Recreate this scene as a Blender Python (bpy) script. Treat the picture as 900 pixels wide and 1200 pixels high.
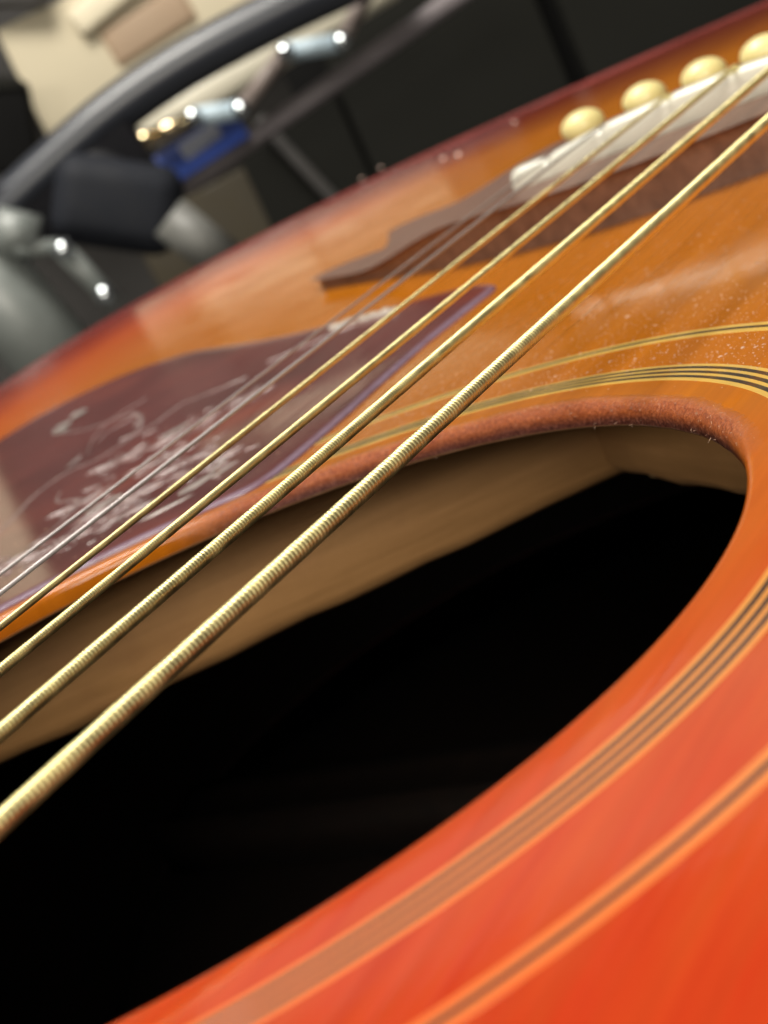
import bpy, math, random
import numpy as np
from mathutils import Vector, Matrix
random.seed(7); rng = np.random.default_rng(7)
for o in list(bpy.data.objects): bpy.data.objects.remove(o)
C = bpy.context.scene.collection
MM = 0.001                                   # everything below is written in millimetres

# ------------------------------------------------------------------ camera
sc = bpy.context.scene
cam_data = bpy.data.cameras.new('camera'); cam = bpy.data.objects.new('camera', cam_data); C.objects.link(cam)
Rw = Matrix(((0.4833265, -0.7719397, -0.4129221), (0.4299317, -0.2015749, 0.8800717), (-0.7625970, -0.6028903, 0.2344548)))
cam.matrix_world = Matrix.Translation(Vector((-79.256, -94.515, 33.404)) * MM) @ Rw.transposed().to_4x4()
cam_data.sensor_fit = 'VERTICAL'; cam_data.sensor_height = 36; cam_data.sensor_width = 27
cam_data.lens = 1895.3 / 1200 * 36
cam_data.clip_start = 0.005; cam_data.clip_end = 30
cam_data.dof.use_dof = True; cam_data.dof.focus_distance = 0.125; cam_data.dof.aperture_fstop = 50
sc.camera = cam
# ------------------------------------------------------------------ world, lamps, exposure
w = bpy.data.worlds.new('World'); sc.world = w; w.use_nodes = True
w.node_tree.nodes['Background'].inputs[0].default_value = (1.0, 0.93, 0.85, 1)
w.node_tree.nodes['Background'].inputs[1].default_value = 0.07
sc.view_settings.view_transform = 'Standard'; sc.view_settings.look = 'None'; sc.view_settings.exposure = 0
F = Vector((0.78446, 0.62018, 0)); S = Vector((0.62018, -0.78446, 0))
def room(s, h, d): return Vector((S * s + F * d) + Vector((0, 0, h)))       # a point of the room: aside, up, away
def area(name, pos, target, sx, sy, power, col):
    l = bpy.data.lights.new(name, 'AREA'); l.shape = 'RECTANGLE'; l.size = sx; l.size_y = sy; l.energy = power; l.color = col
    o = bpy.data.objects.new(name, l); C.objects.link(o); o.location = Vector(pos) * MM
    o.rotation_euler = (Vector(target) - Vector(pos)).to_track_quat('-Z', 'Y').to_euler(); return o
area('ceiling_lamp', room(-60, 610, -1150), (30, 10, 0), 0.50, 0.75, 14, (1, .93, .80))
area('ceiling_lamp', room(100, 1500, 350), (60, 30, 0), 1.2, 0.9, 11, (1, .95, .9))
area('ceiling_lamp', room(-500, 1300, 300), (100, 100, 0), 0.6, 0.3, 3, (1, .95, .88))
area('veil_panel', room(60, 690, 1480), (60, 0, 0), 0.9, 0.26, 0.24, (1, .93, .9))  # unseen light panel, added for the pale veil reflected in the near lacquer
area('brace_fill', (-1150, 130, 500), (60, -10, -15), 0.35, 0.25, 5.5, (1, .93, .82))  # added fill light, aimed through the hole to brighten the second brace
area('backdrop_fill', room(-100, 1100, 500), room(0, 100, 1300), 0.5, 0.4, 17, (1, .95, .85))  # added fill light that brightens the background objects

# ------------------------------------------------------------------ helpers
def mesh(name, V, Fc, mat=None, parent=None, smooth=True, mats=None, fm=None):
    me = bpy.data.meshes.new(name)
    me.from_pydata([(v[0]*MM, v[1]*MM, v[2]*MM) for v in V], [], Fc)
    for m in (mats or ([mat] if mat else [])): me.materials.append(m)
    if fm is not None: me.polygons.foreach_set('material_index', fm)
    if smooth: me.polygons.foreach_set('use_smooth', [True]*len(me.polygons))
    me.update()
    o = bpy.data.objects.new(name, me); C.objects.link(o)
    if parent: o.parent = parent
    return o
def empty(name, loc, label, cat, group=None):
    o = bpy.data.objects.new(name, None); C.objects.link(o); o.location = Vector(loc)*MM; o.empty_display_size = .01
    o['label'] = label; o['category'] = cat
    if group: o['group'] = group
    return o
def keep(o, parent):                          # parent without moving
    o.parent = parent; o.matrix_parent_inverse = Matrix.Translation(-parent.location); return o
def tag(o, label, cat, group=None):
    o['label'] = label; o['category'] = cat
    if group: o['group'] = group
    return o
def grid_faces(n, m, closed=False, off=0):   # n rows of m verts
    f = []
    mm = m if closed else m-1
    for i in range(n-1):
        for j in range(mm):
            a = off+i*m+j; b = off+i*m+(j+1) % m; f.append((a, b, b+m, a+m))
    return f
def catmull(P, n=8, closed=True):
    P = [np.array(q, float) for q in P]; N = len(P); o = []
    if not closed: P = [2*P[0]-P[1]]+P+[2*P[-1]-P[-2]]; rngi = range(1, N)
    else: rngi = range(N)
    for i in rngi:
        if closed: a, b, c, d = P[i-1], P[i], P[(i+1) % N], P[(i+2) % N]
        else: a, b, c, d = P[i-1], P[i], P[i+1], P[i+2]
        for t in np.linspace(0, 1, n, endpoint=False):
            o.append(.5*((2*b)+(-a+c)*t+(2*a-5*b+4*c-d)*t*t+(-a+3*b-3*c+d)*t**3))
    if not closed: o.append(P[-2])
    return np.array(o)
def tube(name, P, r, mat, parent=None, seg=12, caps=True, flat=1.0):
    P = [Vector(p) for p in P]; n = len(P); V = []
    rr = r if hasattr(r, '__len__') else [r]*n
    up = Vector((0, 0, 1))
    for i in range(n):
        t = (P[min(i+1, n-1)]-P[max(i-1, 0)]).normalized()
        u = up if abs(t.dot(up)) < .95 else Vector((1, 0, 0))
        a = t.cross(u).normalized(); b = a.cross(t).normalized()
        for k in range(seg):
            g = 2*math.pi*k/seg; V.append(P[i]+a*math.cos(g)*rr[i]+b*math.sin(g)*rr[i]*flat)
    Fc = grid_faces(n, seg, True)
    if caps: Fc += [tuple(range(seg))[::-1], tuple(range((n-1)*seg, n*seg))]
    return mesh(name, V, Fc, mat, parent)
def bevbox(name, M, sx, sy, sz, mat, parent=None, b=2.0, seg=2):   # bevelled box, M maps local mm -> world mm
    import bmesh
    bm = bmesh.new(); bmesh.ops.create_cube(bm, size=1)
    for v in bm.verts: v.co = Vector((v.co.x*sx, v.co.y*sy, v.co.z*sz))
    if b > 0: bmesh.ops.bevel(bm, geom=list(bm.edges), offset=b, segments=seg, affect='EDGES', profile=.5)
    V = [M @ v.co for v in bm.verts]; Fc = [tuple(v.index for v in f.verts) for f in bm.faces]
    bm.verts.index_update(); bm.free()
    o = mesh(name, V, Fc, mat, parent, smooth=b > 0)
    return o
def fill_plate(V, Fc, last, n, zfun, step):
    from mathutils.geometry import delaunay_2d_cdt
    pts = [Vector(V[last+i][:2]) for i in range(n)]; A = np.array([tuple(p) for p in pts])
    extra = []
    for x in np.arange(A[:, 0].min(), A[:, 0].max(), step):
        for y in np.arange(A[:, 1].min(), A[:, 1].max(), step):
            c = False; B = np.roll(A, 1, 0)
            m = (A[:, 1] > y) != (B[:, 1] > y)
            xi = (B[m, 0]-A[m, 0])*(y-A[m, 1])/(B[m, 1]-A[m, 1])+A[m, 0]
            if (xi > x).sum() % 2 and np.hypot(A[:, 0]-x, A[:, 1]-y).min() > step*.35: extra.append(Vector((float(x), float(y))))
    vs, es, fs, ov, oe, of = delaunay_2d_cdt(pts+extra, [(i, (i+1) % n) for i in range(n)], [list(range(n))], 1, 1e-5)
    mp = {}
    for i, v in enumerate(vs):
        src = ov[i][0] if ov[i] else None
        if src is not None and src < n: mp[i] = last+src
        else: mp[i] = len(V); V.append((v.x, v.y, zfun(v.x, v.y)))
    Fc += [tuple(mp[i] for i in f) for f in fs]

def prism(name, poly, z0, z1, mat, parent=None, bev=1.0, zf=None, seg=3, smooth=True):
    """flat plate with an outline, bevelled upper edge; zf(x,y) adds the height of what it lies on"""
    P = np.array(poly, float); n = len(P)
    if (P[:, 0]*np.roll(P[:, 1], -1)-np.roll(P[:, 0], -1)*P[:, 1]).sum() < 0: P = P[::-1].copy()
    t = np.roll(P, -1, 0)-np.roll(P, 1, 0); t /= np.linalg.norm(t, axis=1)[:, None]+1e-9
    nrm = np.c_[-t[:, 1], t[:, 0]]
    rows = [(0, z0)]
    for k in range(seg+1):
        a = math.pi/2*k/seg; rows.append((bev*(1-math.cos(a)), z1-bev*.8*(1-math.sin(a)) if z1-z0 > bev else z0+(z1-z0)*(.4+.6*math.sin(a))))
    V = []
    for ins, z in rows:
        Q = P+nrm*ins
        for q in Q: V.append((q[0], q[1], z+(zf(q[0], q[1]) if zf else 0)))
    Fc = grid_faces(len(rows), n, True)
    last = (len(rows)-1)*n
    if zf:                                   # follow the curved top: inner points every few millimetres
        ztop = rows[-1][1]
        fill_plate(V, Fc, last, n, lambda x, y: ztop+zf(x, y), 6.)
        return mesh(name, V, Fc, mat, parent, smooth)
    from mathutils.geometry import tessellate_polygon
    tri = tessellate_polygon([[Vector((V[last+i][0], V[last+i][1], 0)) for i in range(n)]])
    for a, b, c in tri:
        A, B, D = [np.array(V[last+i][:2]) for i in (a, b, c)]
        cr = (B[0]-A[0])*(D[1]-A[1])-(B[1]-A[1])*(D[0]-A[0])
        if abs(cr) < 1e-9: continue
        Fc.append((last+a, last+b, last+c) if cr > 0 else (last+c, last+b, last+a))
    return mesh(name, V, Fc, mat, parent, smooth)

# ------------------------------------------------------------------ materials
class N:
    def __init__(s, name):
        s.m = bpy.data.materials.new(name); s.m.use_nodes = True; s.t = s.m.node_tree; s.t.nodes.clear()
        s.out = s.t.nodes.new('ShaderNodeOutputMaterial'); s.b = s.t.nodes.new('ShaderNodeBsdfPrincipled')
        s.t.links.new(s.b.outputs[0], s.out.inputs[0])
    def n(s, ty, **k):
        x = s.t.nodes.new('ShaderNode'+ty)
        for a, v in k.items(): setattr(x, a, v)
        return x
    def l(s, a, b): s.t.links.new(a, b)
    def sv(s, x, i, v):
        if isinstance(v, bpy.types.NodeSocket): s.l(v, x.inputs[i])
        else: x.inputs[i].default_value = v
    def math(s, op, a, b=0., c=None):
        x = s.n('Math', operation=op); s.sv(x, 0, a); s.sv(x, 1, b)
        if c is not None: s.sv(x, 2, c)
        return x.outputs[0]
    def vmath(s, op, a, b=(0, 0, 0)):
        x = s.n('VectorMath', operation=op); s.sv(x, 0, a); s.sv(x, 1, b)
        return x.outputs['Value'] if op in ('LENGTH', 'DOT_PRODUCT', 'DISTANCE') else x.outputs[0]
    def co(s): return s.n('TexCoord').outputs['Object']
    def noise(s, vec, scale, detail=3, rough=.5, dim=None):
        x = s.n('TexNoise'); s.sv(x, 'Vector', vec); x.inputs['Scale'].default_value = scale
        x.inputs['Detail'].default_value = detail; x.inputs['Roughness'].default_value = rough; return x.outputs[0]
    def ramp(s, f, stops, interp='LINEAR'):
        x = s.n('ValToRGB'); s.sv(x, 0, f); r = x.color_ramp; r.interpolation = interp
        while len(r.elements) < len(stops): r.elements.new(.5)
        for e, (p, c) in zip(r.elements, stops):
            e.position = p; e.color = (*c, 1) if len(c) == 3 else c
        return x.outputs[0]
    def mix(s, f, a, b, ty='MIX'):
        x = s.n('MixRGB', blend_type=ty); s.sv(x, 0, f); s.sv(x, 1, a if not isinstance(a, tuple) else (*a, 1)); s.sv(x, 2, b if not isinstance(b, tuple) else (*b, 1)); return x.outputs[0]
    def mr(s, f, a, b, c=0., d=1.):
        x = s.n('MapRange'); x.clamp = True; s.sv(x, 0, f); s.sv(x, 1, a); s.sv(x, 2, b); s.sv(x, 3, c); s.sv(x, 4, d); return x.outputs[0]
    def bump(s, h, dist, strength=1., normal=None):
        x = s.n('Bump'); s.sv(x, 'Height', h); x.inputs['Distance'].default_value = dist; x.inputs['Strength'].default_value = strength
        if normal is not None: s.l(normal, x.inputs['Normal'])
        return x.outputs[0]
    def set(s, **k):
        al = dict(base='Base Color', rough='Roughness', metal='Metallic', normal='Normal', coat='Coat Weight', coatr='Coat Roughness', spec='Specular IOR Level', coatn='Coat Normal', ior='IOR', trans='Transmission Weight', sss='Subsurface Weight')
        for a, v in k.items():
            if isinstance(v, tuple) and len(v) == 3: v = (*v, 1)
            s.sv(s.b, al[a], v)
        return s.m
def simple(name, col, rough=.5, metal=0., var=.12, scale=60, coat=0., bump=0.0, coatr=.08, spec=.5):
    a = N(name); co = a.co(); nz = a.noise(co, scale, 4)
    c2 = tuple(min(1, c*(1-var*2)) for c in col)
    kw = {}
    if bump: kw['normal'] = a.bump(a.noise(co, scale*6, 3), bump)
    return a.set(base=a.mix(nz, c2, tuple(min(1, c*(1+var)) for c in col)), rough=a.mr(nz, .3, .7, max(.02, rough*.85), min(1, rough*1.15)), metal=metal, coat=coat, coatr=coatr, spec=spec, **kw)

def burst(a, co):
    """sunburst stain: 0 in the amber middle, up to 1 in the cherry edge"""
    v = a.vmath('SUBTRACT', co, (.170, .0, 0)); v = a.vmath('MULTIPLY', v, (1/1.1, 1, 0))
    d = a.vmath('LENGTH', v)
    wob = a.noise(co, 14, 2)
    return a.mr(a.math('ADD', d, a.math('MULTIPLY', a.math('SUBTRACT', wob, .5), .02)), .09, .24)
def grain(a, co, sx=6, sy=900):
    v = a.vmath('MULTIPLY', co, (sx, sy, sx)); return a.noise(v, 1.0, 4, .6)
BURST = [(0, (.50, .155, .006)), (.28, (.49, .135, .006)), (.46, (.55, .095, .007)), (.62, (.56, .052, .009)), (.80, (.53, .025, .006)), (1, (.42, .017, .006))]
def top_material():
    a = N('sunburst_lacquer'); co = a.co(); b = burst(a, co)
    col = a.ramp(b, BURST)
    g = grain(a, co); g2 = a.noise(a.vmath('MULTIPLY', co, (40, 260, 40)), 1., 5, .65)
    col = a.mix(a.mr(g, .3, .75, 0, .4), col, a.mix(.55, col, (.10, .02, .003)))
    col = a.mix(a.mr(g2, .35, .75, 0, .22), col, a.mix(.5, col, (.95, .35, .05)))
    # burgundy shaded stain at the outline (vertex attribute: millimetres from the outline)
    at = a.n('Attribute', attribute_name='rim_distance'); sx = a.n('SeparateXYZ'); a.l(co, sx.inputs[0]); reach = a.mr(sx.outputs[0], .24, .32, 48, 120)   # widened at the tail: dark cabinet reflection painted into the stain
    e = a.mr(a.math('DIVIDE', at.outputs['Fac'], reach), 0, 1, 1, 0)
    col = a.mix(a.math('POWER', e, .95), col, (.10, .009, .010))
    sepz = a.n('SeparateXYZ'); a.l(co, sepz.inputs[0])
    # worn, bare edge on the treble side of the hole
    r = a.vmath('LENGTH', a.vmath('MULTIPLY', co, (1, 1, 0)))
    side = a.vmath('DOT_PRODUCT', a.vmath('NORMALIZE', a.vmath('MULTIPLY', co, (1, 1, 0))), (.966, -.259, 0))
    nz = a.noise(co, 1100, 5, .7); nb = a.noise(co, 90, 3)
    lim = a.math('ADD', .0520, a.math('MULTIPLY', a.math('SUBTRACT', nb, .5), .0016))
    w = a.math('MULTIPLY', a.mr(a.math('ADD', a.math('SUBTRACT', r, lim), a.math('MULTIPLY', a.math('SUBTRACT', nz, .5), .0016)), -.0006, .0007, 1, 0), a.mr(side, .62, .76))
    fn = a.noise(a.vmath('MULTIPLY', co, (1, 1, 1.5)), 2600, 5, .8)
    salmon = a.ramp(fn, [(.34, (.16, .026, .006)), (.5, (.36, .075, .012)), (.64, (.52, .15, .04)), (.74, (.95, .62, .42))])
    mauve = a.ramp(fn, [(.34, (.04, .009, .006)), (.5, (.13, .030, .020)), (.68, (.40, .16, .11))])
    dz = a.math('ADD', sepz.outputs[2], a.math('MULTIPLY', a.math('SUBTRACT', a.noise(co, 160, 4, .6), .5), .0010))
    wc = a.mix(a.mr(dz, -.0018, -.0009, 1, 0), salmon, mauve)
    wc = a.mix(a.mr(dz, -.0024, -.0021, .7, 0), wc, (.45, .33, .28))
    col = a.mix(w, col, wc)
    # inside the plate (bare wood wall and underside)
    und = a.mr(sepz.outputs[2], -.0024, -.0022, 1, 0)
    und = a.math('MULTIPLY', und, a.mr(r, .20, .21, 1, 0))
    ge = a.n('NewGeometry'); sn = a.n('SeparateXYZ'); a.l(ge.outputs['True Normal'], sn.inputs[0])
    und = a.mr(sn.outputs[2], -.6, -.3, 1, 0)
    col = a.mix(und, col, (.33, .17, .08))
    # fine relief: sunken grain, lacquer orange peel, handling scuffs
    peel = a.noise(co, 260, 2); 
    scr = a.noise(a.vmath('MULTIPLY', co, (25, 900, 25)), 1., 3, .7)
    h = a.math('ADD', a.math('MULTIPLY', g, .5), a.math('MULTIPLY', peel, .4))
    nrm = a.bump(h, .00006, .55)
    fib = a.noise(a.vmath('MULTIPLY', co, (2600, 2600, 2000)), 1., 5, .8)
    nrm2 = a.bump(a.math('MULTIPLY', fib, w), .00022, .9, nrm)
    ro = a.math('ADD', a.mr(a.noise(co, 55, 4, .6), .35, .7, .05, .16), a.math('MULTIPLY', w, .18))
    coat = a.math('SUBTRACT', 1., a.math('MAXIMUM', a.math('MULTIPLY', w, .45), und))
    m = a.set(base=col, rough=.45, spec=a.math('MULTIPLY', w, .2), coat=coat, coatr=ro, normal=nrm2, coatn=nrm2)
    return m
def inlay_material(name, black):
    a = N(name); co = a.co(); b = burst(a, co)
    if black: col = a.ramp(b, [(0, (.012, .009, .004)), (.45, (.03, .012, .004)), (.7, (.10, .022, .004)), (1, (.16, .020, .004))])
    else: col = a.ramp(b, [(0, (.82, .55, .10)), (.35, (.80, .50, .09)), (.55, (.80, .28, .04)), (.75, (.84, .13, .009)), (1, (.72, .06, .007))])
    col = a.mix(a.mr(a.noise(a.vmath('MULTIPLY', co, (1, 1, 1)), 350, 4, .7), .4, .8, 0, .3), col, (.5, .2, .03) if not black else (.05, .03, .01))
    return a.set(base=col, rough=.4, coat=1., coatr=.08, normal=a.bump(a.noise(co, 400, 2), .00004, .5))
M_top = top_material(); M_cream = inlay_material('rosette_cream', False); M_black = inlay_material('rosette_black', True)

def pickguard_material():
    a = N('tortoise_plastic'); co = a.co()
    n1 = a.noise(co, 26, 4, .6)
    col = a.ramp(n1, [(.32, (.075, .014, .014)), (.52, (.13, .026, .024)), (.66, (.20, .042, .028)), (.8, (.34, .065, .02))])
    sc_ = a.noise(a.vmath('MULTIPLY', co, (60, 500, 60)), 1., 4, .7)
    ge = a.n('NewGeometry'); sn = a.n('SeparateXYZ'); a.l(ge.outputs['Normal'], sn.inputs[0])     # worn bevel, its lavender sheen painted into the colour
    col = a.mix(a.math('MULTIPLY', a.mr(sn.outputs[2], .993, .9985, 1, 0), a.mr(a.noise(co, 300, 4, .7), .3, .6, .5, .9)), col, (.24, .165, .235))
    return a.set(base=col, rough=.4, spec=.1, coat=.75, coatr=a.mr(sc_, .4, .7, .07, .16), normal=a.bump(a.noise(co, 240, 3), .00005, .5))
M_pg = pickguard_material()
M_engr = simple('engraving_ink', (.42, .36, .33), .35, var=.4, scale=500, coat=.5)
def wood(name, c1, c2, sc_=(8, 300, 300), rough=.55, coat=0., fine=1.0, bump=.0001):
    a = N(name); co = a.co(); g = a.noise(a.vmath('MULTIPLY', co, sc_), 1., 5, .6); g2 = a.noise(a.vmath('MULTIPLY', co, tuple(x*4 for x in sc_)), 1., 3, .6)
    col = a.mix(a.mr(g, .3, .72), c1, c2); col = a.mix(a.mr(g2, .55, .75, 0, .55*fine), col, tuple(x*.35 for x in c1))
    return a.set(base=col, rough=rough, coat=coat, coatr=.15, normal=a.bump(a.math('ADD', g, g2), bump, .7))
M_bridge = wood('rosewood', (.105, .050, .032), (.21, .105, .066), (14, 420, 300), .5, .12)
def brace_material():
    a = N('spruce_brace'); co = a.co()
    g = a.noise(a.vmath('MULTIPLY', co, (30, 30, 500)), 1., 5, .6); n2 = a.noise(co, 55, 4, .6)
    col = a.mix(a.mr(g, .3, .72), (.27, .135, .042), (.39, .20, .072)); col = a.mix(a.mr(n2, .5, .75, 0, .5), col, (.20, .085, .03))
    return a.set(base=col, rough=.75, normal=a.bump(a.math('ADD', g, a.noise(co, 300, 4)), .0002, .8))
M_brace = brace_material()
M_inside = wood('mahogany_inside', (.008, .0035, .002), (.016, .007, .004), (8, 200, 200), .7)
M_side = wood('cherry_sides', (.16, .02, .012), (.24, .035, .018), (20, 20, 300), .4, 1.)
M_binding = simple('dark_red_binding', (.30, .045, .035), .3, var=.15, coat=1.)
M_saddle = simple('white_bone', (.80, .80, .70), .22, var=.05, coat=.5)
M_pin = simple('aged_ivory_plastic', (.84, .72, .32), .4, var=.06, scale=200, coat=.4)
def metal(name, col, rough, bumpy=0.):
    a = N(name); co = a.co(); nz = a.noise(co, 500, 3)
    kw = dict(normal=a.bump(a.noise(co, 900, 2), bumpy)) if bumpy else {}
    return a.set(base=a.mix(nz, tuple(c*.82 for c in col), col), rough=a.mr(nz, .3, .7, rough*.8, rough*1.25), metal=1., **kw)
M_bronze = metal('bronze_winding', (1., .88, .44), .46)
M_steel = simple('plain_steel', (.55, .51, .50), .42, metal=.55, var=.05)
M_fret = metal('fret_nickel', (.7, .69, .66), .25)
M_ebony = wood('fingerboard_rosewood', (.05, .022, .014), (.10, .045, .028), (8, 300, 300), .5)

# ------------------------------------------------------------------ guitar body
def top(x, y):
    r = np.hypot(x, y); t = np.maximum(0, r-95); return .052*t*t/(t+35)
HALF = [(338, 0), (336, 50), (325, 102), (303, 152), (262, 186), (216, 200), (176, 197), (130, 178), (90, 153), (50, 137), (15, 131), (-20, 134), (-60, 143), (-100, 147), (-135, 138), (-158, 112), (-169, 72), (-172, 34)]
OUT = HALF+[(-172.5, 0)]+[(x, -y) for x, y in HALF[:0:-1]]
outl = catmull(OUT, 10)
ang = np.arctan2(outl[:, 1], outl[:, 0]); rad = np.hypot(outl[:, 0], outl[:, 1]); o_ = np.argsort(ang); ang, rad = ang[o_], rad[o_]
def R_out(t): t = (t+math.pi) % (2*math.pi)-math.pi; return np.interp(t, np.r_[ang-2*math.pi, ang, ang+2*math.pi], np.r_[rad, rad, rad])
RH = 50.8
guitar = empty('acoustic_guitar', (0, 0, 0), 'cherry sunburst acoustic guitar with a white-decorated dark pickguard, seen across its sound hole', 'guitar')

NT = 720
def soundboard():
    th = np.linspace(-math.pi, math.pi, NT, endpoint=False); V = []; rows = 0; rd = []
    ro = R_out(th); ct, st = np.cos(th), np.sin(th)
    side = ct*.966-st*.259; worn = np.clip((side-.58)/.2, 0, 1); worn = worn*worn*(3-2*worn)
    jig = np.interp(th, np.linspace(-math.pi, math.pi, 181), rng.normal(0, 1, 181))*.04*worn
    rows_def = []
    # lower edge of the plate round the hole, then the rounded edge, then out over the top
    rr = .9+.5*worn; rz = .8+.6*worn
    def add(r, z, dist=99.):
        x = r*ct; y = r*st; rows_def.append(1)
        for i in range(NT): V.append((x[i], y[i], z[i] if hasattr(z, '__len__') else z)); rd.append(dist if not hasattr(dist, '__len__') else dist[i])
    add(RH+jig*.6+.2, -2.4+0*th); add(RH+jig, -2.15+0*th)
    for k in range(0, 9):
        a = math.pi/2*k/8
        wob = 0
        add(RH+jig*(1-k/8)+rr*(1-math.cos(a)), -rz*(1-math.sin(a)))
    for r in (54, 55, 57, 59, 62, 66, 70, 78, 86, 95): add(r+0*th, 0*th)
    for q in np.linspace(0, 1, 22)[1:]:
        r = 95+(ro-95)*q; add(r, top(r*ct, r*st), ro-r)
    nr = len(rows_def)
    # underside
    for q in (1, .6, .3, 0):
        r = 95+(ro-95)*q-(2.4 if q == 1 else 0); add(r, top(r*ct, r*st)-2.4)
    add(RH+jig*.6+.2+2, -2.4+0*th)
    n2 = len(rows_def)
    Fc = []
    for f in grid_faces(nr, NT, True): Fc.append(f[::-1])
    for f in grid_faces(n2-nr, NT, True, nr*NT): Fc.append(f[::-1])
    last = (n2-1)*NT
    for j in range(NT): k = (j+1) % NT; Fc.append((last+j, j, k, last+k))
    a0 = (nr-1)*NT; b0 = nr*NT
    for j in range(NT): k = (j+1) % NT; Fc.append((a0+j, b0+j, b0+k, a0+k))
    o = mesh('soundboard', V, Fc, M_top, guitar)
    at = o.data.attributes.new('rim_distance', 'FLOAT', 'POINT'); at.data.foreach_set('value', rd)
    return o
sb = soundboard()
# check winding by the normal of a face on top
def fix_normals(o):
    import bmesh
    bm = bmesh.new(); bm.from_mesh(o.data); bmesh.ops.recalc_face_normals(bm, faces=bm.faces); bm.to_mesh(o.data); bm.free()
fix_normals(sb)
# splinters and glue crumbs along the worn edge, one thin part
V = []; Fc = []
for k in range(900):
    a = rng.uniform(-1.1, .6); r = RH+rng.uniform(-.05, 1.6); z = -rng.uniform(0, 1)*2.3*max(0, 1-(r-RH)/2.0)
    p = np.array([r*math.cos(a), r*math.sin(a), z-.02+.05]); L = rng.uniform(.1, .35)
    if k < 14: L = rng.uniform(.25, .6); p[2] = -rng.uniform(1.6, 2.4); r0 = RH-.1; p[0] = r0*math.cos(a); p[1] = r0*math.sin(a)
    d = np.array([rng.normal(.5, .6), rng.normal(0, .5), rng.normal(0, .35)]); d /= np.linalg.norm(d)
    e = np.cross(d, rng.normal(0, 1, 3)); e /= np.linalg.norm(e); g = np.cross(d, e); wd = rng.uniform(.02, .045)
    b = len(V)
    V += [tuple(p+e*wd), tuple(p-e*wd*.5+g*wd*.8), tuple(p-e*wd*.5-g*wd*.8), tuple(p+d*L)]
    Fc += [(b, b+1, b+3), (b+1, b+2, b+3), (b+2, b, b+3), (b, b+2, b+1)]
fib = mesh('wood_splinters', V, Fc, simple('raised_fibres', (.62, .40, .28), .5, var=.3, scale=800), guitar, smooth=False); fib['kind'] = 'stuff'

# sides and back
th = np.linspace(-math.pi, math.pi, 360, endpoint=False); ro = R_out(th); V = []
def ring(off, zf): 
    for i, t in enumerate(th):
        r = ro[i]+off; V.append((r*math.cos(t), r*math.sin(t), zf(r*math.cos(t), r*math.sin(t))))
ring(-.6, lambda x, y: top(x, y)-2.6); ring(-.6, lambda x, y: -55); ring(-.6, lambda x, y: -105)
Fo = grid_faces(3, 360, True)
sd = mesh('side', V, Fo, M_side, guitar)
V = []; ring(-3, lambda x, y: top(x, y)-2.7); ring(-3, lambda x, y: -55); ring(-3, lambda x, y: -104)
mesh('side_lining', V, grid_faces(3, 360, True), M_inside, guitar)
V = []; ring(-.2, lambda x, y: -105); ring(-60, lambda x, y: -106); n0 = len(V); V.append((20, 0, -106)); ring(-.2, lambda x, y: -108.5)
Fb = grid_faces(2, 360, True)+[(360+j, 360+(j+1) % 360, 720) for j in range(360)]+[(721+j, 721+(j+1) % 360, (j+1) % 360, j) for j in range(360)]
V.append((20, 0, -110)); Fb += [(721+j, 1081, 721+(j+1) % 360) for j in range(360)]
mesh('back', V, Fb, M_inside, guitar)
# binding: a rounded strip round the edge
V = []
NB = 10
for i, t in enumerate(np.r_[th]):
    for k in range(NB):
        g = 2*math.pi*k/NB; r = ro[i]-.9+1.35*math.cos(g); x, y = r*math.cos(t), r*math.sin(t)
        V.append((x, y, top(x, y)-1.35+1.55*math.sin(g)))
Fc = []
for i in range(360):
    for k in range(NB):
        a = i*NB+k; b = i*NB+(k+1) % NB; c = ((i+1) % 360)*NB+(k+1) % NB; d = ((i+1) % 360)*NB+k; Fc.append((a, b, c, d))
bd = mesh('binding', V, Fc, M_binding, guitar)
# the strips of kerfed lining and braces inside
def bar(name, p0, p1, w_, z1, z0, mat, bottom=.5, n=24, ends=12, jag=.25):
    p0 = np.array(p0, float); p1 = np.array(p1, float); d = p1-p0; L = np.linalg.norm(d); d /= L; nrm = np.array([-d[1], d[0]]); V = []
    for i in range(n+1):
        s_ = L*i/n; q = p0+d*s_
        e = min(1, min(s_, L-s_)/ends*.9+.25) if ends else 1
        zb = z1+(z0-z1)*e+rng.normal(0, jag); t_ = z1+(0 if not ends else float(top(*q)))
        prof = [(-w_/2, t_), (-w_/2, zb+2.2), (-w_*.36, zb+.7), (-w_*.15, zb), (w_*.15, zb), (w_*.36, zb+.7), (w_/2, zb+2.2), (w_/2, t_)]
        for a, z in prof: V.append((q[0]+nrm[0]*a, q[1]+nrm[1]*a, z))
    m = 8; Fc = grid_faces(n+1, m, True)+[tuple(range(m)), tuple(range(n*m, n*m+m))[::-1]]
    o = mesh(name, V, Fc, mat, guitar); fix_normals(o)
    return o
XB = np.array([88., 0.]); u1 = np.array([-53., 67.]); u1 /= np.linalg.norm(u1); u2 = np.array([u1[0], -u1[1]])
nA = np.array([u1[1], -u1[0]])
bar('brace', XB-u1*190, XB+u1*128, 7.5, -2.41, -20.3, M_brace, jag=.12, n=60)
bar('brace', XB-u2*190, XB+u2*60, 7.5, -2.42, -20.0, M_brace, jag=.14, n=60)
bar('brace', (20, 66), (-30, 66), 6, -2.41, -8, M_brace)
bar('brace', (-64, -120), (-64, 120), 12, -2.43, -22, M_brace)
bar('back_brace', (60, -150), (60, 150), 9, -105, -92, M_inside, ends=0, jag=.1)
bar('back_brace', (150, -180), (150, 180), 16, -105.2, -94, M_inside, ends=0, jag=.1)
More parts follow.
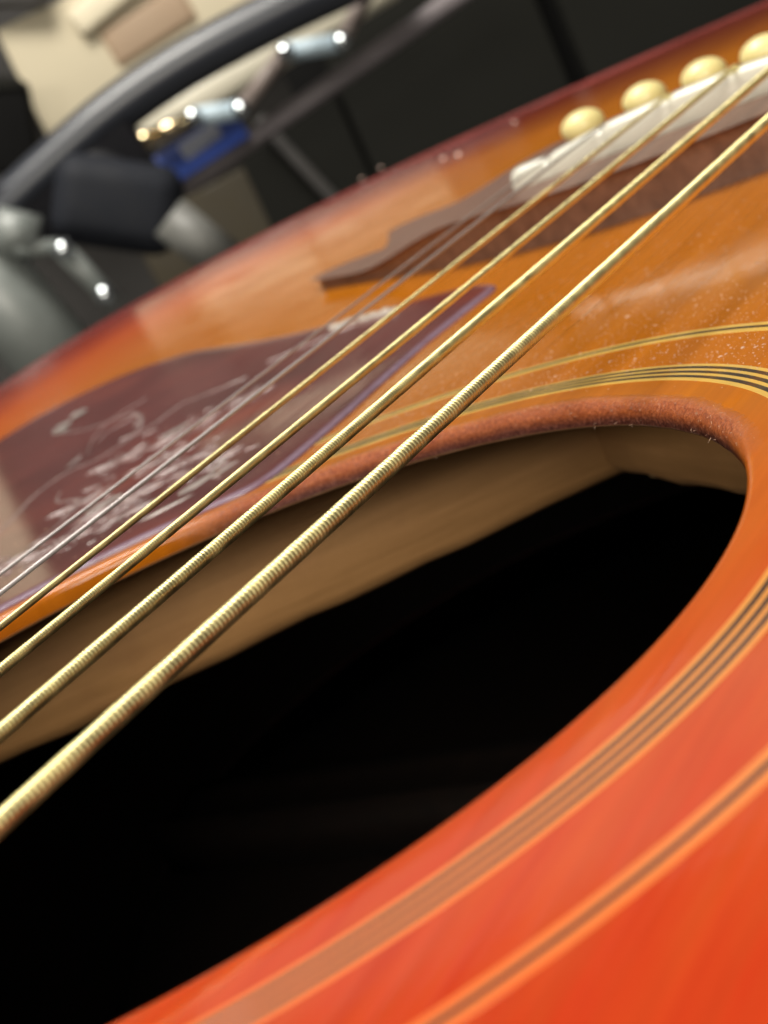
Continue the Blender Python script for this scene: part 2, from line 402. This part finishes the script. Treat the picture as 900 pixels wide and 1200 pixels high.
# glue drip and a torn fibre where the braces cross
tube('glue_drip', [(84.5, -4, -19.4), (83.8, -4.6, -20.6), (84.4, -6.2, -21.6), (85, -7.2, -21.2)], [.5, .35, .28, .15], simple('dried_glue', (.55, .36, .18), .4), guitar, 8)

# ------------------------------------------------------------------ rosette
def annulus(name, r0, r1, z, mat, parent, rim=.03):
    t = np.linspace(0, 2*math.pi, 512, endpoint=False); V = []
    for r, zz in ((r0, .001), (r0+.02, z), (r1-.02, z), (r1, .001)):
        V += [(r*math.cos(a), r*math.sin(a), zz) for a in t]
    o = mesh(name, V, [f[::-1] for f in grid_faces(4, 512, True)], mat, parent, smooth=False); fix_normals(o); return o
ros = annulus('rosette_band', 55.25, 58.45, .025, M_cream, guitar)
ros['label'] = 'inner rosette band of cream and black lines'
for r in (55.98, 56.86, 57.74): annulus('black_purfling', r-.24, r+.24, .045, M_black, ros)
ros2 = annulus('rosette_band', 65.15, 67.1, .025, M_cream, guitar)
ros2['label'] = 'thin outer rosette band with one black line'
annulus('black_purfling', 66.13-.26, 66.13+.26, .045, M_black, ros2)

# ------------------------------------------------------------------ pickguard with its engraved flowers
arc = [(53.4*math.cos(math.radians(a)), 53.4*math.sin(math.radians(a))) for a in range(140, 29, -6)]
PG = [(121.5, 28.5), (125.5, 35), (128, 44), (129, 52), (131, 62), (134.5, 77), (141, 94), (148, 113), (146, 129), (137, 139), (122, 142), (98, 138), (60, 128), (20, 118), (-15, 105), (-38, 88), (-47, 62)]+arc+[(48.8, 23.0), (52.5, 21.4), (59, 21.6), (70, 22.8), (83, 24.8), (98, 26.6), (112, 26.2), (118, 26)]
pgp = catmull(PG, 6)
pg = prism('pickguard', pgp, .03, .55, M_pg, guitar, bev=2.6, zf=lambda x, y: float(top(x, y)), seg=4)
fix_normals(pg)
def pz(x, y): return .552+float(top(x, y))
def ribbon(P, w_, name='engraved_line'):
    Q = catmull(P, 6, False); V = []; n = len(Q)
    for i in range(n):
        t = Q[min(i+1, n-1)]-Q[max(i-1, 0)]; t /= np.linalg.norm(t)+1e-9; k = np.array([-t[1], t[0]])
        ww = w_*(.25+.75*math.sin(math.pi*min(1, max(0, (i+.5)/n)))**.6)*(1+.25*math.sin(i*1.7))
        z = pz(*Q[i])
        V += [(*(Q[i]+k*ww/2), z), (*(Q[i]+k*ww*.2), z+.09), (*(Q[i]-k*ww*.2), z+.09), (*(Q[i]-k*ww/2), z)]
    return V, grid_faces(n, 4)
def leaf(c, ang_, L, W):
    P = []; n = 14
    for i in range(n):
        t = 2*math.pi*i/n; x = L/2*math.cos(t); y = W/2*math.sin(t)*(1-.35*math.cos(t))
        P.append((c[0]+x*math.cos(ang_)-y*math.sin(ang_), c[1]+x*math.sin(ang_)+y*math.cos(ang_)))
    z = pz(*c)
    V = [(p[0], p[1], z) for p in P]+[(c[0]+(p[0]-c[0])*.8, c[1]+(p[1]-c[1])*.8, z+.1) for p in P]
    F_ = grid_faces(2, n, True)+[tuple(range(n, 2*n))]
    return V, F_
def emit(name, parts, mat=M_engr, parent=pg):
    V = []; Fc = []
    for v, f in parts:
        b = len(V); V += v; Fc += [tuple(i+b for i in q) for q in f]
    o = mesh(name, V, Fc, mat, parent); fix_normals(o); return o
# climbing vine, following the photograph
M_ink = simple('faded_engraving', (.30, .20, .19), .4, var=.5, scale=420, coat=.6)
emit('engraved_vine', [ribbon([(112, 70), (110.2, 74.4), (108.8, 78.6), (107.2, 81.2), (100, 81), (97.4, 82.5), (92.2, 82.8), (88.3, 84.1), (86.9, 87.6), (83, 88.7), (76.8, 87.5), (70.8, 84.4), (64.2, 81.5), (57, 78)], .9)], M_ink)
emit('engraved_vine', [ribbon([(96.3, 85.4), (98.2, 83.6), (103.5, 86.6), (109.5, 92.4), (111.8, 96.8), (111.2, 100.4), (110.7, 106.3), (112.9, 113.8), (117.2, 119.8)], .8), ribbon([(109.5, 92.4), (104, 95), (99, 93)], .5)], M_ink)
emit('engraved_vine', [ribbon([(118, 70), (122, 62), (124, 56)], .4), ribbon([(76, 80), (71, 76), (68.6, 69.6), (60, 64), (52, 62)], .6), ribbon([(93, 90), (104, 98), (113, 101), (120, 99)], .35)], M_ink)
emit('engraved_leaf', [leaf((119, 119.5), .5, 9, 3.2), leaf((125, 121), .7, 9, 3.2), leaf((115, 117), 1.3, 7, 2)])
emit('engraved_leaf', [leaf((92, 91.5), .45, 8, 1.6), leaf((111.5, 97), 1.6, 5, 1.2), leaf((104, 88), .7, 6, 1.2)], M_ink)
emit('engraved_leaf', [leaf((50.6, 36.8), -.7, 7.5, 1.2), leaf((60.5, 35.2), -.1, 5, .9), leaf((63.5, 38.5), .3, 5, .9)])
emit('engraved_petal', [leaf((57.8, 37.6), -.15, 6.2, 2.9)])
emit('engraved_petal', [leaf((61.9, 57.8), -.35, 6.0, 2.8)])
emit('engraved_petal', [leaf((92.7, 69.8), -.25, 6.0, 2.6)])
def flower(cx, cy, R, npet, rot, fill):
    solid = []
    for k in range(npet):
        a = rot+2*math.pi*k/npet; c = (cx+R*.62*math.cos(a), cy+R*.62*math.sin(a))
        if k in fill: solid.append(leaf(c, a, R*.85, R*.5))
        else:
            pts = [(c[0]+R*.45*math.cos(t)*math.cos(a)-R*.24*math.sin(t)*math.sin(a), c[1]+R*.45*math.cos(t)*math.sin(a)+R*.24*math.sin(t)*math.cos(a)) for t in np.linspace(0, 2*math.pi, 9)]
            solid.append(ribbon(pts, .3)); solid.append(ribbon([(cx+R*.2*math.cos(a), cy+R*.2*math.sin(a)), (cx+R*.8*math.cos(a), cy+R*.8*math.sin(a))], .2))
    for k in range(7):
        a = k*.9; solid.append(leaf((cx+R*.13*math.cos(a), cy+R*.13*math.sin(a)), a, R*.12, R*.08))
    return solid
for cx, cy, R_, n_, rot in [(90, 66, 6, 6, .4), (60, 53, 6.5, 6, .2), (65, 42.5, 5.5, 5, .5), (77, 60, 5.5, 6, 0), (84, 75, 5, 5, .8), (48, 54, 5.5, 6, .1), (71, 50, 5, 5, 1.1), (45, 62, 5, 5, .6), (99, 60, 4, 5, .2), (66, 67, 4.5, 5, .9), (53, 46, 4.5, 5, .3)]:
    emit('engraved_flower', flower(cx, cy, R_, n_, rot, ()), M_ink)
parts = []
for k in range(50):
    c = random.choice([(60, 50, 14), (75, 62, 12), (46, 56, 9), (92, 68, 9), (62, 40, 7)])
    x = rng.normal(c[0], c[2]*.5); y = rng.normal(c[1], c[2]*.42)
    if math.hypot(x, y) < 56 or y < 27+max(0, x-60)*.1: continue
    a = rng.uniform(0, 6.28); L = rng.uniform(.8, 2.6)
    parts.append(ribbon([(x, y), (x+L*math.cos(a), y+L*math.sin(a)), (x+L*1.5*math.cos(a+.7), y+L*1.5*math.sin(a+.7))], rng.uniform(.2, .5)))
tend = emit('engraved_tendrils', parts, M_ink); tend['kind'] = 'stuff'
# lifting, crumbled glue along the far end of the pickguard
parts = []
for k in range(16):
    t = k/15; x = 126.5-1.5*t+rng.normal(0, .5); y = 61-14*t+rng.normal(0, .6)
    parts.append(leaf((x, y), rng.uniform(0, 3), rng.uniform(1.2, 2.6), rng.uniform(.7, 1.5)))
V = []; Fc = []
for v, f in parts:
    b = len(V); V += [(q[0], q[1], q[2]+(.5 if i >= 14 else -.6)) for i, q in enumerate(v)]; Fc += [tuple(i+b for i in q) for q in f]
gl = mesh('glue_crumbs', V, Fc, simple('pale_glue', (.55, .5, .44), .4, var=.3, scale=400), guitar); fix_normals(gl); gl['kind'] = 'stuff'

# ------------------------------------------------------------------ bridge, saddle, pins
BH = [(133.6, 0), (134.3, 14), (137, 26), (141, 38), (146, 50), (152.5, 62), (158, 72), (163, 82), (167.5, 91), (170.5, 88), (171.5, 82), (171.5, 77), (176, 77.5), (183, 81), (190, 85), (193, 80), (190, 70), (184, 60), (180, 50), (182, 38), (186, 24), (189, 10)]
BP = BH+[(189.5, 0)]+[(x, -y) for x, y in BH[:0:-1]]
def bridge():
    P = catmull(BP, 3); n = len(P)
    t = np.roll(P, -1, 0)-np.roll(P, 1, 0); t /= np.linalg.norm(t, axis=1)[:, None]+1e-9; nr = np.c_[-t[:, 1], t[:, 0]]
    def hz(y): a = min(1, max(0, (abs(y)-40)/38)); a = a*a*(3-2*a); return 7.6*(1-a)+2.2*a
    V = []
    rows = [(0, 0, 0), (0, .70, 0), (.35, .86, 0), (.9, .96, 0), (1.7, 1, 0)]
    for ins, kz, _ in rows:
        for q, m_ in zip(P, nr):
            x, y = q+m_*ins; V.append((x, y, float(top(x, y))*(1 if kz < 1 else 1)+.02+hz(y)*kz))
    Fc = grid_faces(len(rows), n, True)
    fill_plate(V, Fc, (len(rows)-1)*n, n, lambda x, y: float(top(x, y))+.02+hz(y), 4.)
    o = mesh('bridge', V, Fc, M_bridge, guitar); fix_normals(o)
    m = o.modifiers.new('edge', 'EDGE_SPLIT'); m.split_angle = math.radians(50)
    return o
br = bridge()
YB = [-26.6, -15.9, -6.0, 5.0, 16.6, 27.1]; YN = [-23.8, -14.3, -4.85, 4.6, 14.0, 23.4]
ZB = [12.67, 13.85, 14.3, 14.2, 13.7, 12.4]; ZN = [6.46, 6.9, 7.05, 6.7, 6.2, 5.25]
DIA = [1.35, 1.07, .80, .60, .42, .32]
def saddle():
    V = []; prof_n = 12; ys = np.linspace(-34, 34.5, 140)
    zs = np.interp(ys, YB, [z-d/2-.1 for z, d in zip(ZB, DIA)])
    for y, z in zip(ys, zs):
        notch = sum(.55*math.exp(-((y-q)/.75)**2) for q in YB)
        e = min(1, min(y+34, 34.5-y)/2.2); z1 = z+.5-notch-1.2*(1-math.sqrt(max(0, 1-(1-e)**2)))
        for k in range(prof_n):
            a = math.pi*k/(prof_n-1)
            V.append((150.4-1.9*math.cos(a)*(.55+.45*e), y, z1-1.0+1.0*math.sin(a)))
        V.append((152.3, y, 8.2)); V.append((148.5, y, 8.2))
    m = prof_n+2; Fc = grid_faces(len(ys), m, True)+[tuple(range(m)), tuple(range((len(ys)-1)*m, len(ys)*m))[::-1]]
    o = mesh('saddle', V, Fc, M_saddle, br); fix_normals(o); return o
saddle()
PINX = [160, 162.5, 165, 167, 169, 166]
def lathe(name, prof, c, mat, parent, seg=28):
    V = []
    for r, z in prof:
        for k in range(seg): a = 2*math.pi*k/seg; V.append((c[0]+r*math.cos(a), c[1]+r*math.sin(a), c[2]+z))
    Fc = grid_faces(len(prof), seg, True)+[tuple(range(seg))[::-1], tuple(range((len(prof)-1)*seg, len(prof)*seg))]
    o = mesh(name, V, Fc, mat, parent); fix_normals(o); return o
PINZ = 13.4
for i in range(6):
    zb = 9.0
    pr = [(2.4, 0), (2.5, PINZ-zb-3.9), (3.3, PINZ-zb-3.3)]
    pr += [(3.8*math.cos(a), PINZ-zb+2.6*math.sin(a)) for a in np.linspace(-.75, 1.45, 12)]
    lathe('bridge_pin', pr, (PINX[i]+2, YB[i]+1.3, zb), M_pin, br)

# ------------------------------------------------------------------ strings
def string(i):
    d = DIA[i]; r0 = d/2; wound = i < 4
    def P(x):
        t = (150-x)/210; return np.array([x, YB[i]+(YN[i]-YB[i])*t, ZB[i]+(ZN[i]-ZB[i])*t])
    pitch = [.43, .34, .26, .20][i] if wound else 0
    seg = 18 if i < 2 else 12
    if wound:
        per = 7; x0, x1 = -48, 150; n = int((x1-x0)/pitch*per)
        xs = np.linspace(x0, x1, n); k = np.arange(seg); g = 2*np.pi*k/seg
        X, G = np.meshgrid(xs, g, indexing='ij')
        ph = (X/pitch+G/(2*np.pi)) % 1.0
        w_ = pitch/2; prof = np.sqrt(np.maximum(0, 1-(2*ph-1)**2))         # round wrap wire side by side
        rr = r0-w_*[.74, .62, .5, .45][i]*(1-prof)
        lump = 1+.012*np.interp(xs, np.linspace(x0, x1, 90), rng.normal(0, 1, 90))[:, None]
        rr = rr*lump
        t = (150-X)/210
        Yc = YB[i]+(YN[i]-YB[i])*t; Zc = ZB[i]+(ZN[i]-ZB[i])*t
        V = np.stack([X, Yc+rr*np.cos(G), Zc+rr*np.sin(G)], -1).reshape(-1, 3)
        Fc = grid_faces(n, seg, True)
        o = mesh('string', V.tolist(), Fc, M_bronze, guitar)
        end = [P(-48)+[.3, 0, 0], P(-460)]
    else:
        V = [P(150), P(-48)]; o = tube('string', [P(150), P(60), P(-48)], r0, M_steel, guitar, 16); end = [P(-48), P(-460)]
    e2 = P(-460).copy()
    e2[1] = YN[i]*.8; e2[2] = 7.2
    tube('string_end', [end[0], e2], r0*.98, M_bronze if wound else M_steel, o, 12)
    # over the saddle and down to its pin
    tube('string_end', [P(149.6)+[0, 0, 0], [151.4, YB[i], ZB[i]-.15], [156, YB[i], ZB[i]-2.0], [PINX[i]+3, YB[i], 9.2]], r0, M_bronze if wound else M_steel, o, 12)
    o['label'] = ['thickest wound bronze string', 'second thickest wound string', 'third wound string', 'thinnest wound string', 'plain steel string', 'thinnest plain steel string'][i]
    return o
for i in range(6): string(i)

M_glint = simple('glint_bead_gloss', (.62, .42, .34), .18, coat=1., coatr=.05)  # tiny glossy beads, added to give blurred glints near the far edge
for x, y in ((300, 111.6), (315, 165), (307, 167), (284, 126), (280, 119)):
    e = .55+.3*rng.random(); n_ = 10; ph = np.linspace(0, 2*math.pi, n_, endpoint=False); v = []
    for rr_, zz_ in ((1, 0), (.75, .45), (.35, .68)): v += [(x+e*rr_*math.cos(a), y+e*rr_*math.sin(a), float(top(x, y))+zz_*e-.05) for a in ph]
    emit('glint_bead', [(v, grid_faces(3, n_, True)+[tuple(range(2*n_, 3*n_))])], M_glint, guitar)

# ------------------------------------------------------------------ neck, fingerboard (just out of the frame, at the left)
I4 = Matrix.Identity(4)
V = []
for x, hw in ((-64, 28), (-470, 21.5)):
    V += [(x, -hw, .05 if x > -100 else .05), (x, hw, .05), (x, hw, 3.6), (x, hw*.6, 4.3), (x, 0, 4.5), (x, -hw*.6, 4.3), (x, -hw, 3.6)]
fb = mesh('fingerboard', V, grid_faces(2, 7, True)+[tuple(range(7))[::-1], tuple(range(7, 14))], M_ebony, guitar, smooth=False); fix_normals(fb)
for k in range(1, 20):
    x = 150-628/2**(k/12); hw = 28-(-64-x)*6.5/406
    if x < -66: tube('fret', [(x, -hw, 4.0), (x, -hw*.5, 4.7), (x, 0, 4.9), (x, hw*.5, 4.7), (x, hw, 4.0)], .7, M_fret, fb, 8)
V = []
for x, hw, dp in ((-172.8, 28, 20), (-200, 26, 17), (-470, 21, 15)):
    for k in range(13):
        a = math.pi*k/12; V.append((x, hw*math.cos(a), -dp*math.sin(a)))
nk = mesh('neck', V, grid_faces(3, 13, True)+[tuple(range(13))[::-1], tuple(range(26, 39))], M_side, guitar); fix_normals(nk)
tube('nut', [(-471, -21, 5), (-471, 21, 5)], 2.2, M_saddle, guitar, 8)

# ------------------------------------------------------------------ dust on the lacquer
V = []; Fc = []
nd = 0
while nd < 7500:
    a = rng.uniform(-.9, 1.7); r = 57+rng.exponential(30) if rng.random() < .8 else rng.uniform(54, 150)
    x, y = r*math.cos(a), r*math.sin(a)
    if r > 150 or (x > 133 and abs(y) < 90): continue
    inpg = y > 20+x*.06 and y > 0 and x < 130
    if inpg and rng.random() < .85: continue
    z = float(top(x, y))+.03+(.86 if inpg else 0)
    L = min(.22, rng.exponential(.022)+.022); b = len(V); ph = rng.uniform(0, 6.28); el = rng.uniform(1, 2.4)
    c_, s_ = math.cos(ph), math.sin(ph)
    V += [(x-L*el*c_, y-L*el*s_, z), (x+L*s_, y-L*c_, z), (x+L*el*c_, y+L*el*s_, z), (x-L*s_, y+L*c_, z), (x, y, z+L*.6)]
    Fc += [(b, b+1, b+4), (b+1, b+2, b+4), (b+2, b+3, b+4), (b+3, b, b+4)]; nd += 1
dust = mesh('dust', V, Fc, simple('dust_specks', (.62, .40, .26), .8, var=.2, scale=800), None, smooth=False)
tag(dust, 'pale dust specks scattered over the amber lacquer and pickguard around the sound hole', 'dust'); dust['kind'] = 'stuff'

# ------------------------------------------------------------------ the room behind, far out of focus
def slab(name, s0, h0, s1, h1, d, width, depth, mat, parent=None, b=3., seg=3, ext=0):
    """a bar from (s0,h0) to (s1,h1) standing at distance d, `width` across, `depth` deep"""
    a, c_ = room(s0, h0, d), room(s1, h1, d); ax = (c_-a).normalized(); mid = (a+c_)/2; L = (c_-a).length+ext
    up = ax.cross(F).normalized(); M = Matrix((( ax.x, F.x, up.x, mid.x), (ax.y, F.y, up.y, mid.y), (ax.z, F.z, up.z, mid.z), (0, 0, 0, 1)))
    return bevbox(name, M, L, depth, width, mat, parent, b, seg)
M_cream_wall = simple('cream_paint', (.60, .53, .38), .6, var=.05, scale=5)
M_blackp = simple('black_panel', (.012, .012, .010), .8, spec=.12, var=.1, scale=8)
M_blackp2 = simple('black_panel_edge', (.005, .005, .005), .8, spec=.1, var=.1, scale=8)
M_brownr = simple('recess_shade', (.42, .30, .20), .7, var=.1, scale=10)
M_leather = simple('black_leather', (.030, .034, .045), .34, var=.1, scale=30, coat=.25, coatr=.3)
M_grey = simple('grey_rail', (.24, .21, .22), .5, var=.1, scale=20)
M_greyd = simple('dark_grey_strip', (.055, .052, .050), .5, var=.1, scale=20)
M_creambar = simple('cream_plastic', (.62, .58, .46), .35, var=.05, scale=20, coat=.3)
M_chrome = metal('chrome', (.80, .86, .90), .12); M_brass = metal('warm_chrome', (.95, .75, .45), .15); M_brushed = simple('brushed_steel', (.20, .22, .21), .42, spec=.8)
M_link = simple('satin_link', (.50, .62, .70), .4, var=.05)
M_blue = simple('blue_print', (.035, .085, .40), .5, var=.1, scale=20, coat=.5); M_white = simple('white_print', (.45, .48, .58), .4, var=.1, scale=20)

# cream wall with a lip and a recess
wall = mesh('wall', [room(-900, -400, 1500), room(900, -400, 1500), room(900, 900, 1500), room(-900, 900, 1500), room(-900, -400, 1530), room(900, -400, 1530), room(900, 900, 1530), room(-900, 900, 1530)],
            [(0, 1, 2, 3), (4, 7, 6, 5), (0, 4, 5, 1), (3, 2, 6, 7), (0, 3, 7, 4), (1, 5, 6, 2)], simple('grey_wall_paint', (.05, .047, .045), .8, var=.05, scale=4), None, smooth=False)
wall['kind'] = 'structure'
box_ = empty('storage_cabinet', room(0, 60, 1400), 'cream cabinet with a recess shaded by its brown colour and a pale lip, blurred at the top left', 'cabinet')
def K(o, p): return keep(o, p)
K(slab('reflected_post', -345, 100, -288, 100, 1405, 620, 30, M_cream_wall), box_)  # unseen post, added for the bright stripe reflected in top and pickguard
K(slab('door', -105, 158, 205, 158, 1400, 112, 30, M_cream_wall), box_)
K(slab('recess', -22, 158, 60, 168, 1384, 34, 6, M_brownr, b=5), box_)  # raised slab; the shade of a recess is put into its brown
K(slab('lip', -40, 188, 70, 214, 1378, 26, 14, simple('pale_lip', (.78, .70, .52), .5, var=.04), b=6), box_)
K(slab('side_panel', -175, 170, -110, 140, 1395, 60, 20, M_blackp, b=4), box_)
K(slab('top_rail', -190, 300, -45, 238, 1370, 55, 25, M_greyd, b=4), box_)
hangs = empty('black_box', room(-128, 140, 1330), 'small black box standing at the left edge before the cream cabinet', 'box')
K(slab('body', -150, 136, -106, 122, 1330, 72, 30, M_blackp2, b=5), hangs)
K(slab('lid', -150, 174, -96, 156, 1328, 6, 32, M_blackp, b=2), hangs)

chair = empty('padded_chair', room(0, 60, 880), 'black leather chair arm curving across the upper left, grey sheen on its edge', 'chair')
topc = catmull([(-150, 50), (-124, 64), (-99, 74), (-60, 86), (-28, 95), (10, 102), (50, 106), (101, 108), (150, 108), (200, 108)], 8, False)
K(tube('arm_pad', [room(s, h-13, 880) for s, h in topc], 14, M_leather, None, 24), chair)
K(tube('arm_cover', [room(s+1, h-20, 881) for s, h in topc], 8, simple('black_cloth', (.010, .010, .012), .8), None, 20), chair)
K(slab('upright', -70, 54, -8, 14, 850, 52, 50, simple('black_vinyl', (.012, .014, .020), .7, spec=.25), b=15, seg=6), chair)
K(slab('drape', -116, 46, -12, 64, 872, 44, 8, simple('black_felt', (.009, .009, .011), .9, spec=.1), b=3), chair)
K(slab('seat_back', -56, 62, -20, 20, 872, 40, 30, simple('black_rubber', (.008, .008, .010), .6), b=14, seg=5), chair)
K(tube('support_tube', [room(-15, 16, 828), room(6, -26, 828)], 13, simple('dull_steel', (.13, .13, .12), .5), None, 28), chair)

cb = tag(slab('cream_bar', -16, 69, 190, 92, 1029, 25, 20, M_creambar, None, b=9, seg=5), 'long cream rounded bar above the chrome zigzag link, behind the chair arm', 'bar')
M_dull = simple('dull_link', (.26, .21, .19), .5)
zz = empty('zigzag_link', room(60, 60, 929), 'shiny chrome zigzag folding link in front of the cream bar', 'metal link')
zp = [(-11, 63), (22, 63), (51, 55), (91, 75), (126, 66), (160, 92), (195, 84)]
for k in range(len(zp)-1):
    m = [M_brass, M_link, M_dull, M_link, M_dull, M_link][k]
    p0, p1 = zp[k], zp[k+1]
    K(tube('link_arm', [room(*p0, 929+(k % 2)*5), room(*p1, 929+(k % 2)*5)], 6.2 if k % 2 else 5.0, m, None, 20), zz)
for k, q in enumerate(zp):
    K(tube('rivet', [room(q[0], q[1], 920), room(q[0], q[1], 940)], 5, M_brass if k == 0 else M_chrome, None, 20), zz)
cab = empty('black_cabinet', room(200, 0, 1180), 'large black cabinet with a grey top rail behind the lower edge of the guitar', 'cabinet')
K(slab('panel', 40, -60, 128, -60, 1182, 215, 20, M_blackp, b=2), cab)
K(slab('panel', 215, 110, 300, 110, 1185, 320, 20, M_blackp, b=2), cab)
K(slab('panel', 132, -60, 300, -60, 1180, 330, 20, M_blackp, b=2), cab)
K(slab('panel', 316, -60, 760, -60, 1180, 640, 20, M_blackp, b=2), cab)
K(slab('gap_board', 100, -60, 330, -60, 1196, 330, 6, M_blackp2, b=1), cab)
K(slab('divider', 66, 48, 96, -40, 1160, 10, 8, M_greyd, b=2), cab)
K(slab('top_rail', -8, 26, 260, 70, 1050, 14, 20, M_grey, b=5, seg=4), cab)
K(slab('top_rail', -60, -60, 60, -55, 1190, 150, 8, simple('olive_board', (.045, .035, .018), .7), b=2), cab)
sign = empty('blue_card', room(20, 46, 1035), 'small blue card with pale blurred print under the chrome link', 'card')
K(slab('card', -14, 41, 50, 50, 1036, 24, 3, M_blue, b=1), sign)
K(slab('print', 4, 47, 34, 52, 1033.8, 11, 1, M_white, b=.4), sign)
st = empty('steel_stand', room(-100, 0, 779), 'brushed steel tube of a stand beside the guitar at the left edge', 'stand')
K(tube('pole', [room(-128, 78, 779), room(-92, -70, 779)], 24, M_brushed, None, 40), st)
K(tube('collar', [room(-98, 50, 765), room(-80, 36, 765)], 12, M_brushed, None, 28), st)
jt = empty('clamp_joint', room(-69, 26, 759), 'small chrome clamp joint with a hanging arm next to the steel stand pole', 'clamp')
K(tube('arm', [room(-71, 28, 759), room(-58, -12, 759)], 5.5, M_brushed, None, 16), jt)
K(tube('arm', [room(-92, 36, 759), room(-71, 27, 759)], 4.5, M_brushed, None, 16), jt)
for q in ((-69, 25), (-60, -5)):
    K(lathe('knob', [(5.5*math.cos(a), 5.5*math.sin(a)) for a in np.linspace(-1.4, 1.4, 12)], room(*q, 752), M_chrome, None, 24), jt)
tbl = mesh('table_top', [(-600, -500, -108.7), (900, -500, -108.7), (900, 700, -108.7), (-600, 700, -108.7), (-600, -500, -130), (900, -500, -130), (900, 700, -130), (-600, 700, -130)],
           [(0, 1, 2, 3), (4, 7, 6, 5), (0, 4, 5, 1), (3, 2, 6, 7), (0, 3, 7, 4), (1, 5, 6, 2)], simple('dark_table', (.03, .028, .026), .6), None, smooth=False)
tbl['kind'] = 'structure'
